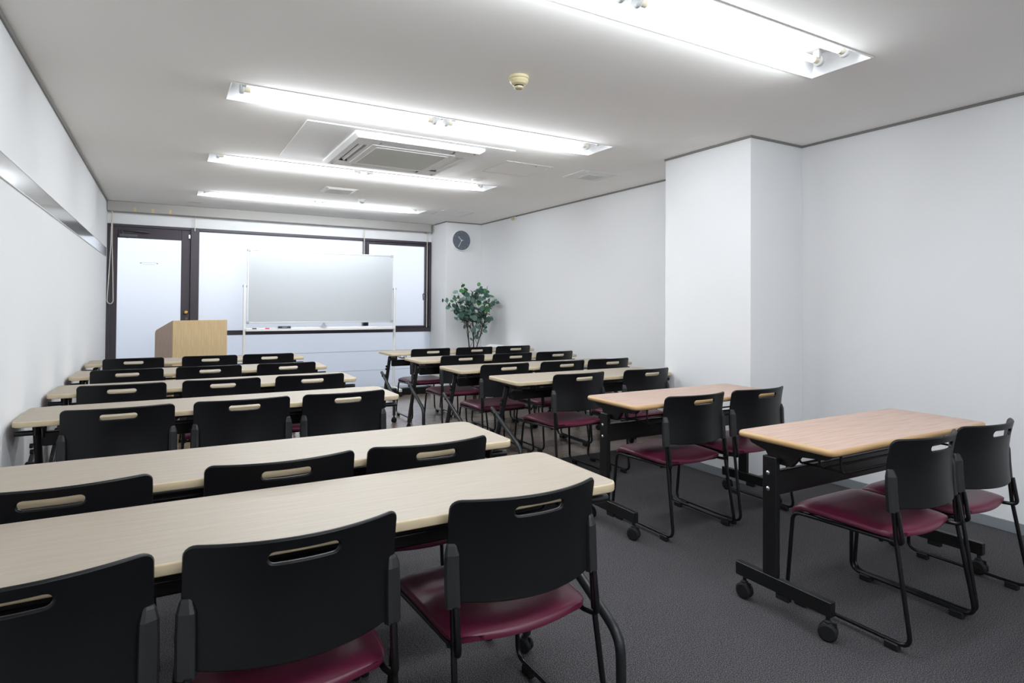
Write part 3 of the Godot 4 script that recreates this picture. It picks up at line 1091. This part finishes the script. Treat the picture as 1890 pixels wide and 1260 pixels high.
# =============================================================== board, lectern
func build_board():
	var z := -7.75
	var b := thing("whiteboard_stand", "wide mobile whiteboard on a white metal stand before the window", "whiteboard", Vector3(2.42, 0, z))
	var hw := 0.93
	var y0 := 0.99
	var y1 := 1.912
	var st := new_st()
	box(st, Vector3(-hw + 0.012, y0 + 0.012, -0.008), Vector3(hw - 0.012, y1 - 0.012, 0.008))
	obj("writing_surface", st, M.board, b)
	st = new_st()
	box(st, Vector3(-hw, y1 - 0.018, -0.011), Vector3(hw, y1, 0.012), 0.003)
	box(st, Vector3(-hw, y0, -0.011), Vector3(hw, y0 + 0.018, 0.012), 0.003)
	box(st, Vector3(-hw, y0 + 0.018, -0.011), Vector3(-hw + 0.018, y1 - 0.018, 0.012), 0.003)
	box(st, Vector3(hw - 0.018, y0 + 0.018, -0.011), Vector3(hw, y1 - 0.018, 0.012), 0.003)
	obj("board_frame", st, M.alu, b)
	for sx: float in [-1.0, 1.0]:
		for y: float in [y0 + 0.014, y1 - 0.014]:
			st = new_st()
			box(st, Vector3(sx * (hw - 0.014) - 0.018, y - 0.018, -0.014), Vector3(sx * (hw - 0.014) + 0.018, y + 0.018, 0.016), 0.006)
			obj("corner_cap", st, M.cap, b)
		st = new_st()
		box(st, Vector3(sx * 0.958 - 0.014, 0.10, -0.018), Vector3(sx * 0.958 + 0.014, 1.475, 0.018), 0.004)
		var post := obj("post", st, M.white_plastic, b)
		st = new_st()
		tube(st, [Vector3(sx * 0.925, 1.452, 0), Vector3(sx * 0.98, 1.452, 0)], 0.013, 10)
		obj("pivot_knob", st, M.cap, post)
		st = new_st()
		box(st, Vector3(sx * 0.958 - 0.02, 0.06, -0.27), Vector3(sx * 0.958 + 0.02, 0.10, 0.30), 0.006)
		obj("foot", st, M.white_plastic, b)
		var cm := caster_mesh(0.06, 0.022)
		for fz: float in [-0.25, 0.28]:
			shared("caster", cm, M.rubber, b, Transform3D(Basis(Vector3.UP, 0.4), Vector3(sx * 0.958, 0, fz)))
	st = new_st()
	box(st, Vector3(-0.944, 0.895, -0.025), Vector3(0.944, 0.915, 0.055), 0.003)
	box(st, Vector3(-0.944, 0.915, -0.025), Vector3(0.944, 0.942, -0.018), 0.002)
	box(st, Vector3(-0.944, 0.915, 0.05), Vector3(0.944, 0.921, 0.055), 0.001)
	obj("pen_tray", st, M.white_plastic, b)
	st = new_st()
	prism(st, PackedVector2Array([Vector2(-0.045, 0.938), Vector2(0.045, 0.938), Vector2(0.012, 0.975), Vector2(0.012, 0.992), Vector2(-0.012, 0.992), Vector2(-0.012, 0.975)]), 0.0, 0.02, Transform3D.IDENTITY)
	obj("lock_stay", st, M.cap, b)
	# things lying on the tray
	var er := thing("board_eraser", "dark felt board eraser lying on the whiteboard tray", "eraser", Vector3(1.93, 0.9157, z + 0.02))
	st = new_st()
	box(st, Vector3(-0.074, 0, -0.02), Vector3(0.074, 0.012, 0.022), 0.002)
	obj("felt", st, M.cap, er)
	st = new_st()
	box(st, Vector3(-0.075, 0.012, -0.021), Vector3(0.075, 0.038, 0.023), 0.005)
	obj("handle", st, M.ink, er)
	st = new_st()
	box(st, Vector3(-0.03, 0.020, 0.023), Vector3(0.03, 0.031, 0.0235))
	obj("sticker", st, M.grey_print, er)
	var pens := [[1.684, M.red, "red marker pen lying on the whiteboard tray"], [1.535, M.ink, "black marker pen at the end of the whiteboard tray"]]
	for p in pens:
		var mk := thing("marker_pen", p[2], "marker", Vector3(p[0], 0.9157, z + 0.03), 0.05)
		st = new_st()
		tube(st, [Vector3(-0.06, 0.009, 0), Vector3(0.015, 0.009, 0)], 0.0085, 10)
		obj("barrel", st, M.white, mk)
		st = new_st()
		tube(st, [Vector3(0.015, 0.0095, 0), Vector3(0.06, 0.0095, 0), Vector3(0.065, 0.0095, 0)], 0.0095, 10)
		obj("cap", st, p[1], mk)


func build_lectern():
	var l := thing("lectern", "light wood lectern with a sloping top standing before the glazed door", "lectern", Vector3(0.69, 0, -7.2), -0.0)
	var th := deg_to_rad(22.0)
	l.rotation.y = th
	# local x along the front, local -z towards the speaker
	var w := 0.60
	var d := 0.46
	var hf := 1.048
	var hb := 0.925
	var st := new_st()
	box(st, Vector3(0.0, 0.0, -0.02), Vector3(w, hf, 0.0), 0.0015)
	obj("front_panel", st, M.lectern, l)
	for x: float in [0.0, w - 0.02]:
		st = new_st()
		var poly := PackedVector2Array([Vector2(0.0205, 0), Vector2(d, 0), Vector2(d, hb - 0.03), Vector2(d - 0.012, hb - 0.008), Vector2(d - 0.04, hb + 0.01), Vector2(0.0205, hf - 0.002)])
		prism(st, poly, 0.0, 0.02, Transform3D(Basis(Vector3(0, 0, -1), Vector3(0, 1, 0), Vector3(1, 0, 0)), Vector3(x, 0, 0)))
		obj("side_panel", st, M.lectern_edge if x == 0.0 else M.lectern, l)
	st = new_st()
	var slope := atan2(hf - hb, d - 0.02)
	box(st, Vector3(0.021, -0.04, -0.40), Vector3(w - 0.021, -0.022, 0.0), 0.001, Transform3D(Basis(Vector3.RIGHT, -slope), Vector3(0, hf, -0.026)))
	obj("desk_board", st, M.lectern, l)
	st = new_st()
	box(st, Vector3(0.021, 0.5, -d + 0.02), Vector3(w - 0.021, 0.518, -0.021), 0.001)
	obj("shelf", st, M.lectern, l)


# =============================================================== ceiling fittings
func build_ceiling_things():
	var ac := thing("ceiling_air_conditioner", "square white cassette air conditioner set in the ceiling", "air conditioner", Vector3(2.235, H, -4.265))
	var st := new_st()
	box(st, Vector3(-0.835, -0.006, -0.525), Vector3(0.735, 0.0, 0.565), 0.002)
	obj("cover_plate", st, M.ac_white, ac)
	# body frame with four outlets
	st = new_st()
	var b0 := -0.5
	var b1 := 0.5
	var yb := -0.042
	# sloped rim
	for q in [[Vector2(1, 0)], [Vector2(-1, 0)], [Vector2(0, 1)], [Vector2(0, -1)]]:
		var n: Vector2 = q[0]
		var t := Vector2(-n.y, n.x)
		var p0 := n * 0.5 - t * 0.5
		var p1 := n * 0.5 + t * 0.5
		var p2 := n * 0.47 + t * 0.47
		var p3 := n * 0.47 - t * 0.47
		quad(st, Vector3(p0.x, -0.006, p0.y), Vector3(p1.x, -0.006, p1.y), Vector3(p1.x, -0.022, p1.y), Vector3(p0.x, -0.022, p0.y), Vector3(n.x, 0, n.y))
		quad(st, Vector3(p0.x, -0.022, p0.y), Vector3(p1.x, -0.022, p1.y), Vector3(p2.x, yb, p2.y), Vector3(p3.x, yb, p3.y), Vector3(n.x, -1, n.y))
		# outlet surround: outer strip, inner strip, ends
		var o := 0.425
		var i := 0.355
		var e := 0.29
		var pts := func(a: float, c: float, y: float) -> Vector3:
			var v := n * a + t * c
			return Vector3(v.x, y, v.y)
		quad(st, pts.call(0.47, -0.47, yb), pts.call(0.47, 0.47, yb), pts.call(o, 0.425, yb), pts.call(o, -0.425, yb), Vector3(0, -1, 0))
		quad(st, pts.call(o, e, yb), pts.call(o, 0.425, yb), pts.call(i, 0.355, yb), pts.call(i, e, yb), Vector3(0, -1, 0))
		quad(st, pts.call(o, -e, yb), pts.call(o, -0.425, yb), pts.call(i, -0.355, yb), pts.call(i, -e, yb), Vector3(0, -1, 0))
		quad(st, pts.call(i, -0.355, yb), pts.call(i, 0.355, yb), pts.call(0.33, 0.33, yb), pts.call(0.33, -0.33, yb), Vector3(0, -1, 0))
		# slot walls
		quad(st, pts.call(o, -e, yb), pts.call(o, e, yb), pts.call(o - 0.01, e, -0.008), pts.call(o - 0.01, -e, -0.008), Vector3(-n.x, 0, -n.y))
		quad(st, pts.call(i, -e, yb), pts.call(i, e, yb), pts.call(i, e, -0.008), pts.call(i, -e, -0.008), Vector3(n.x, 0, n.y))
	obj("body_frame", st, M.ac_white, ac)
	for n in [Vector2(1, 0), Vector2(-1, 0), Vector2(0, 1), Vector2(0, -1)]:
		var t := Vector2(-n.y, n.x)
		var B := Basis(Vector3(t.x, 0, t.y), Vector3.UP, Vector3(t.x, 0, t.y).cross(Vector3.UP))
		var c: Vector2 = n * 0.39
		st = new_st()
		box(st, Vector3(-0.29, -0.010, -0.034), Vector3(0.29, -0.007, 0.034), 0.0, Transform3D(B, Vector3(c.x, 0, c.y)))
		obj("outlet_recess", st, M.slot, ac)
		var closed: bool = n.x > 0 or n.y < 0
		st = new_st()
		box(st, Vector3(-0.284, -0.002, -0.030 if closed else -0.013), Vector3(0.284, 0.002, 0.030 if closed else 0.013), 0.001, Transform3D(B * Basis(Vector3.RIGHT, 0.12 if closed else 0.75), Vector3(c.x, -0.032, c.y)))
		obj("louver", st, M.ac_white, ac)
	st = new_st()
	box(st, Vector3(-0.33, -0.046, -0.33), Vector3(0.33, -0.036, 0.33), 0.004)
	obj("intake_panel", st, M.ac_white, ac)
	st = new_st()
	box(st, Vector3(-0.285, -0.0475, -0.285), Vector3(0.285, -0.0455, 0.285))
	var gr := obj("intake_grille", st, M.grille, ac)
	var sl := new_st()
	box(sl, Vector3(-0.283, -0.0495, -0.0022), Vector3(0.283, -0.0475, 0.0022))
	var slat := bake(sl)
	for k in 38:
		shared("slat", slat, M.grille, gr, Transform3D(Basis.IDENTITY, Vector3(0, 0, -0.278 + k * 0.015)))
	for q in [[0.44, 0.44], [-0.44, -0.44], [0.44, -0.44]]:
		st = new_st()
		lathe(st, [Vector2(0.010, 0.004), Vector2(0.010, -0.001), Vector2(0, -0.002)], 10, Transform3D(Basis.IDENTITY, Vector3(q[0], yb, q[1])))
		obj("screw_hole", st, M.slot, ac)
	# access hatches
	var hs := [[Vector3(3.305, H, -4.255), 0.235, "square access hatch with thin grey rim beside the air conditioner"], [Vector3(3.915, H, -7.01), 0.215, "square access hatch near the clock pillar"]]
	for h in hs:
		var a := thing("ceiling_hatch", h[2], "hatch", h[0], 0.0, "access hatches in the ceiling")
		var r: float = h[1]
		st = new_st()
		box(st, Vector3(-r, -0.004, -r), Vector3(r, 0, -r + 0.01))
		box(st, Vector3(-r, -0.004, r - 0.01), Vector3(r, 0, r))
		box(st, Vector3(-r, -0.004, -r + 0.01), Vector3(-r + 0.01, 0, r - 0.01))
		box(st, Vector3(r - 0.01, -0.004, -r + 0.01), Vector3(r, 0, r - 0.01))
		obj("rim", st, M.alu, a)
		st = new_st()
		box(st, Vector3(-r + 0.013, -0.003, -r + 0.013), Vector3(r - 0.013, 0, r - 0.013), 0.001)
		obj("lid", st, M.ceiling, a)
		st = new_st()
		lathe(st, [Vector2(0.009, 0.0), Vector2(0.009, -0.005), Vector2(0, -0.006)], 10, Transform3D(Basis.IDENTITY, Vector3(r * 0.35, 0, r * 0.8)))
		obj("latch", st, M.closer, a)
	# vents
	var vs := [[Vector3(4.03, H, -4.145), 0.195, 0.17, 0.09, "white framed square exhaust vent near the column"], [Vector3(2.205, H, -6.135), 0.165, 0.155, 0.135, "small grey slatted air vent near the window wall"]]
	for v in vs:
		var a := thing("ceiling_vent", v[4], "vent", v[0], 0.0, "air vents in the ceiling")
		var rx: float = v[1]
		var rz: float = v[2]
		var g: float = v[3]
		st = new_st()
		for s: float in [-1.0, 1.0]:
			quad(st, Vector3(-rx, -0.002, s * rz), Vector3(rx, -0.002, s * rz), Vector3(g, -0.012, s * g), Vector3(-g, -0.012, s * g), Vector3(0, -1, 0))
			quad(st, Vector3(s * rx, -0.002, -rz), Vector3(s * rx, -0.002, rz), Vector3(s * g, -0.012, g), Vector3(s * g, -0.012, -g), Vector3(0, -1, 0))
		box(st, Vector3(-rx, -0.002, -rz), Vector3(rx, 0.0, rz))
		obj("frame", st, M.white_plastic, a)
		st = new_st()
		box(st, Vector3(-g, -0.0125, -g), Vector3(g, -0.0105, g))
		var back := obj("grille", st, M.grille, a)
		for k in 9:
			st = new_st()
			var zz := -g + 0.01 + k * (2 * g - 0.02) / 8.0
			box(st, Vector3(-g + 0.003, -0.016, zz - 0.005), Vector3(g - 0.003, -0.0125, zz + 0.005), 0.001)
			obj("slat", st, M.grille, back)
	# detectors
	var ds := [[Vector3(2.21, H, -2.352), 1.0, M.cream, "cream round smoke detector between the two nearest light troughs"], [Vector3(2.576, H, -6.57), 0.8, M.white_plastic, "small white smoke detector near the window wall light"]]
	for d in ds:
		var a := thing("smoke_detector", d[3], "detector", d[0], 0.0, "smoke detectors on the ceiling")
		var k: float = d[1]
		st = new_st()
		lathe(st, [Vector2(0.052 * k, 0.0), Vector2(0.052 * k, -0.012 * k), Vector2(0.046 * k, -0.016 * k), Vector2(0, -0.016 * k)], 24)
		obj("base_ring", st, d[2], a)
		st = new_st()
		lathe(st, [Vector2(0.048 * k, -0.016 * k), Vector2(0.050 * k, -0.026 * k), Vector2(0.040 * k, -0.040 * k), Vector2(0.026 * k, -0.046 * k), Vector2(0, -0.046 * k)], 24)
		obj("housing", st, d[2], a)
		st = new_st()
		lathe(st, [Vector2(0.024 * k, -0.046 * k), Vector2(0.024 * k, -0.054 * k), Vector2(0, -0.054 * k)], 20)
		obj("sensor_gap", st, M.slot, a)
		st = new_st()
		lathe(st, [Vector2(0.026 * k, -0.054 * k), Vector2(0.025 * k, -0.060 * k), Vector2(0.018 * k, -0.064 * k), Vector2(0, -0.065 * k)], 20)
		obj("sensor_cap", st, d[2], a)
	var sp := thing("ceiling_disc", "flat white round cover plate behind the access hatch", "cover plate", Vector3(3.206, H, -4.845))
	st = new_st()
	lathe(st, [Vector2(0.055, 0), Vector2(0.055, -0.006), Vector2(0.045, -0.010), Vector2(0, -0.010)], 24)
	obj("plate", st, M.white_plastic, sp)
	st = new_st()
	lathe(st, [Vector2(0.018, -0.010), Vector2(0.016, -0.016), Vector2(0, -0.017)], 16)
	obj("button", st, M.white_plastic, sp)
	var ts := thing("ceiling_label", "small tan rectangle stuck on the ceiling above the door", "sticker", Vector3(0.91, H, -7.83))
	st = new_st()
	box(st, Vector3(-0.065, -0.004, -0.018), Vector3(0.065, 0, 0.018), 0.001)
	obj("sticker", st, M.cream, ts)
	var sn := thing("wall_sensor", "small cream sensor high on the wall under the ceiling edge", "sensor", Vector3(W, 2.41, -6.78))
	st = new_st()
	box(st, Vector3(-0.02, -0.025, -0.03), Vector3(0, 0.03, 0.03), 0.004)
	obj("mount", st, M.white_plastic, sn)
	st = new_st()
	lathe(st, [Vector2(0, -0.022), Vector2(0.018, -0.018), Vector2(0.026, 0), Vector2(0.022, 0.02), Vector2(0, 0.022)], 14, Transform3D(Basis.IDENTITY, Vector3(-0.036, 0, 0)))
	obj("eye", st, M.cream, sn)


func build_clock():
	var c := thing("wall_clock", "round grey-faced wall clock with white rim on the corner pillar", "clock", Vector3(4.396, 2.182, PILZ))
	var ax := Basis(Vector3.RIGHT, PI / 2)
	var st := new_st()
	lathe(st, [Vector2(0.155, 0.0), Vector2(0.157, 0.03), Vector2(0.152, 0.042), Vector2(0.145, 0.042), Vector2(0.143, 0.030)], 48, Transform3D(ax, Vector3.ZERO))
	obj("rim", st, M.white_plastic, c)
	st = new_st()
	lathe(st, [Vector2(0.144, 0.026), Vector2(0.144, 0.030), Vector2(0, 0.030)], 48, Transform3D(ax, Vector3.ZERO))
	var face := obj("dial", st, M.clock_face, c)
	var font := SystemFont.new()
	font.font_names = PackedStringArray(["Droid Sans"])
	for k in 12:
		var tm := TextMesh.new()
		tm.text = str(k + 1)
		tm.font = font
		tm.font_size = 32
		tm.pixel_size = 0.0009
		tm.depth = 0.0008
		var a := TAU * (k + 1) / 12.0
		shared("numeral", tm, M.clock_num, face, Transform3D(Basis.IDENTITY, Vector3(sin(a) * 0.116, cos(a) * 0.116, 0.0308)))
	var hand := func(called: String, ang: float, l0: float, l1: float, w: float, z: float):
		var hs := new_st()
		box(hs, Vector3(-w, -l0, z), Vector3(w, l1, z + 0.0012), 0.0, Transform3D(Basis(Vector3.BACK, -deg_to_rad(ang)), Vector3.ZERO))
		obj(called, hs, M.white, c)
	hand.call("hour_hand", 317.0, 0.012, 0.075, 0.0042, 0.032)
	hand.call("minute_hand", 207.0, 0.015, 0.110, 0.0035, 0.034)
	hand.call("second_hand", 82.0, 0.02, 0.034, 0.0018, 0.036)
	st = new_st()
	lathe(st, [Vector2(0.008, 0.030), Vector2(0.008, 0.040), Vector2(0, 0.041)], 14, Transform3D(ax, Vector3.ZERO))
	obj("hub", st, M.white, c)


# =============================================================== plant
func build_plant():
	var base := Vector3(4.34, 0, -7.22)
	var p := thing("potted_tree", "bushy grey-green round-leaved potted tree in the corner under the clock", "plant", base)
	var st := new_st()
	lathe(st, [Vector2(0, 0), Vector2(0.10, 0), Vector2(0.115, 0.01), Vector2(0.135, 0.24), Vector2(0.14, 0.25), Vector2(0.13, 0.25), Vector2(0.125, 0.22)], 28)
	obj("pot", st, M.pot, p)
	st = new_st()
	lathe(st, [Vector2(0.126, 0.215), Vector2(0.08, 0.225), Vector2(0, 0.228)], 24)
	obj("soil", st, M.soil, p)
	var cen := Vector3(0.0, 1.245, 0.0)
	var rad := Vector3(0.39, 0.315, 0.27)
	var leaf_sets := []
	for v in 3:
		var ls := new_st()
		ls.set_smooth_group(0)
		var r: float = [0.036, 0.043, 0.030][v]
		var n := 9
		var q := []
		for k in n:
			var a := TAU * k / n
			var rr := r * (1.0 + 0.08 * sin(a * 2.0 + v))
			var x := cos(a) * rr
			var y := sin(a) * rr
			q.append(Vector3(x, y + r, 0.10 * absf(x) + 0.06 * sin(y * 60.0) * r))
		for side: float in [1.0, -1.0]:
			ls.set_smooth_group(1 if side > 0 else 2)
			for k in n:
				tri(ls, Vector3(0, r, 0.0008 * side), q[k] + Vector3(0, 0, 0.0003 * side), q[(k + 1) % n] + Vector3(0, 0, 0.0003 * side), Vector3(0, 0, side))
		leaf_sets.append(bake(ls))
	var stems := [[Vector3(-0.03, 0.22, 0), Vector3(-0.06, 0.62, 0.0), Vector3(-0.10, 0.92, 0.02), Vector3(-0.16, 1.16, 0.03)], [Vector3(0.0, 0.22, 0.01), Vector3(-0.005, 0.70, 0.02), Vector3(0.0, 1.0, -0.02), Vector3(-0.02, 1.28, -0.03)], [Vector3(0.03, 0.22, 0), Vector3(0.055, 0.66, 0.0), Vector3(0.12, 0.90, 0.03), Vector3(0.20, 1.14, 0.02)]]
	var nleaf := 0
	for s in 3:
		st = new_st()
		var trunk: Array = bend(stems[s], 0.3, 4)
		tube(st, trunk, 0.009 - s * 0.001, 7)
		var twigs := 13 if s == 1 else 11
		for k in twigs:
			var u := 0.42 + 0.58 * k / (twigs - 1)
			var fi := u * (trunk.size() - 1)
			var i0 := mini(int(fi), trunk.size() - 2)
			var from: Vector3 = trunk[i0].lerp(trunk[i0 + 1], fi - i0)
			# aim at a point of the crown's surface
			var az := k * 2.399 + s * 1.7
			var el := lerpf(-0.75, 1.25, fmod(k * 0.618 + s * 0.23, 1.0))
			var to := cen + Vector3(cos(az) * cos(el) * rad.x + (s - 1) * 0.055, sin(el) * rad.y, sin(az) * cos(el) * rad.z) * rng.randf_range(0.82, 1.04)
			to.y = maxf(to.y, 0.95)
			var mid := from.lerp(to, 0.5) + Vector3(0, 0.05, 0)
			var tw := []
			for j in 6:
				var v := j / 5.0
				tw.append(from.lerp(mid, v).lerp(mid.lerp(to, v), v))
			tube(st, tw, 0.0028, 5)
			var ln := 9
			for j in ln:
				if nleaf >= 299:
					break
				var v := 0.22 + 0.78 * j / (ln - 1)
				var c0: Vector3 = from.lerp(mid, v).lerp(mid.lerp(to, v), v)
				var side := 1.0 if j % 2 == 0 else -1.0
				var dir := Vector3(rng.randf_range(-1, 1), rng.randf_range(-0.5, 0.8), rng.randf_range(-1, 1)).normalized()
				var z := Vector3(rng.randf_range(-0.9, 0.9), rng.randf_range(-0.2, 1.0), rng.randf_range(-0.2, 1.0)).normalized()
				var x := dir.cross(z).normalized()
				z = x.cross(dir).normalized()
				var sc := rng.randf_range(0.8, 1.18) * (0.8 if v > 0.9 else 1.0)
				var young := c0.y > 1.42 and rng.randf() < 0.55
				var m: Material = M.leaf[3] if young or rng.randf() < 0.07 else M.leaf[[0, 1, 0, 2, 1][rng.randi() % 5]]
				shared("leaf", leaf_sets[rng.randi() % 3], m, p, Transform3D(Basis(x, dir, z) * sc, c0 + dir * 0.004 * side))
				nleaf += 1
		obj("stem", st, M.bark, p)


func build_small_things():
	# low white cabinet with a printed magazine beside the plant
	var c := thing("low_cabinet", "low white cabinet against the wall behind the front plant-side table", "cabinet", Vector3(4.53, 0, -6.72))
	var st := new_st()
	box(st, Vector3(-0.2, 0.0, -0.17), Vector3(0.2, 0.05, 0.15), 0.002)
	obj("plinth", st, M.base, c)
	st = new_st()
	box(st, Vector3(-0.205, 0.05, -0.18), Vector3(0.205, 0.665, 0.162), 0.003)
	obj("body", st, M.white_plastic, c)
	st = new_st()
	box(st, Vector3(-0.21, 0.665, -0.185), Vector3(0.21, 0.685, 0.19), 0.004)
	obj("top", st, M.white_plastic, c)
	for s: float in [-1.0, 1.0]:
		st = new_st()
		box(st, Vector3(s * 0.102 - 0.099, 0.055, 0.162), Vector3(s * 0.102 + 0.099, 0.66, 0.180), 0.002)
		var dr := obj("door", st, M.white_plastic, c)
		st = new_st()
		box(st, Vector3(s * 0.02 - 0.006, 0.42, 0.180), Vector3(s * 0.02 + 0.006, 0.52, 0.192), 0.002)
		obj("handle", st, M.alu, dr)
	var g := thing("magazine", "white printed magazine lying open on the low cabinet", "magazine", Vector3(4.44, 0.685, -6.70), 0.3)
	st = new_st()
	box(st, Vector3(-0.10, 0.0, -0.14), Vector3(0.10, 0.008, 0.14), 0.001)
	obj("pages", st, M.paper, g)
	st = new_st()
	prism(st, PackedVector2Array([Vector2(-0.10, 0.008), Vector2(0.10, 0.008), Vector2(0.09, 0.016), Vector2(0.0, 0.030), Vector2(-0.08, 0.016)]), -0.13, 0.13, Transform3D.IDENTITY)
	obj("cover", st, M.paper, g)
	st = new_st()
	for k in 5:
		box(st, Vector3(-0.05 + k * 0.022, 0.010, 0.13), Vector3(-0.038 + k * 0.022, 0.016, 0.1305))
	obj("print", st, M.ink, g)
	# long black case on the floor before the window wall
	var bc := thing("floor_case", "long low black case lying on the floor below the window", "case", Vector3(3.56, 0, -7.60), 0.0)
	st = new_st()
	box(st, Vector3(-0.30, 0.004, -0.05), Vector3(0.27, 0.098, 0.05), 0.012)
	obj("body", st, M.black, bc)
	st = new_st()
	box(st, Vector3(-0.30, 0.0, -0.045), Vector3(-0.24, 0.006, 0.045))
	box(st, Vector3(0.21, 0.0, -0.045), Vector3(0.27, 0.006, 0.045))
	obj("foot", st, M.rubber, bc)
	st = new_st()
	box(st, Vector3(0.27, 0.0, -0.056), Vector3(0.288, 0.104, 0.056), 0.004)
	obj("end_cap", st, M.rubber, bc)
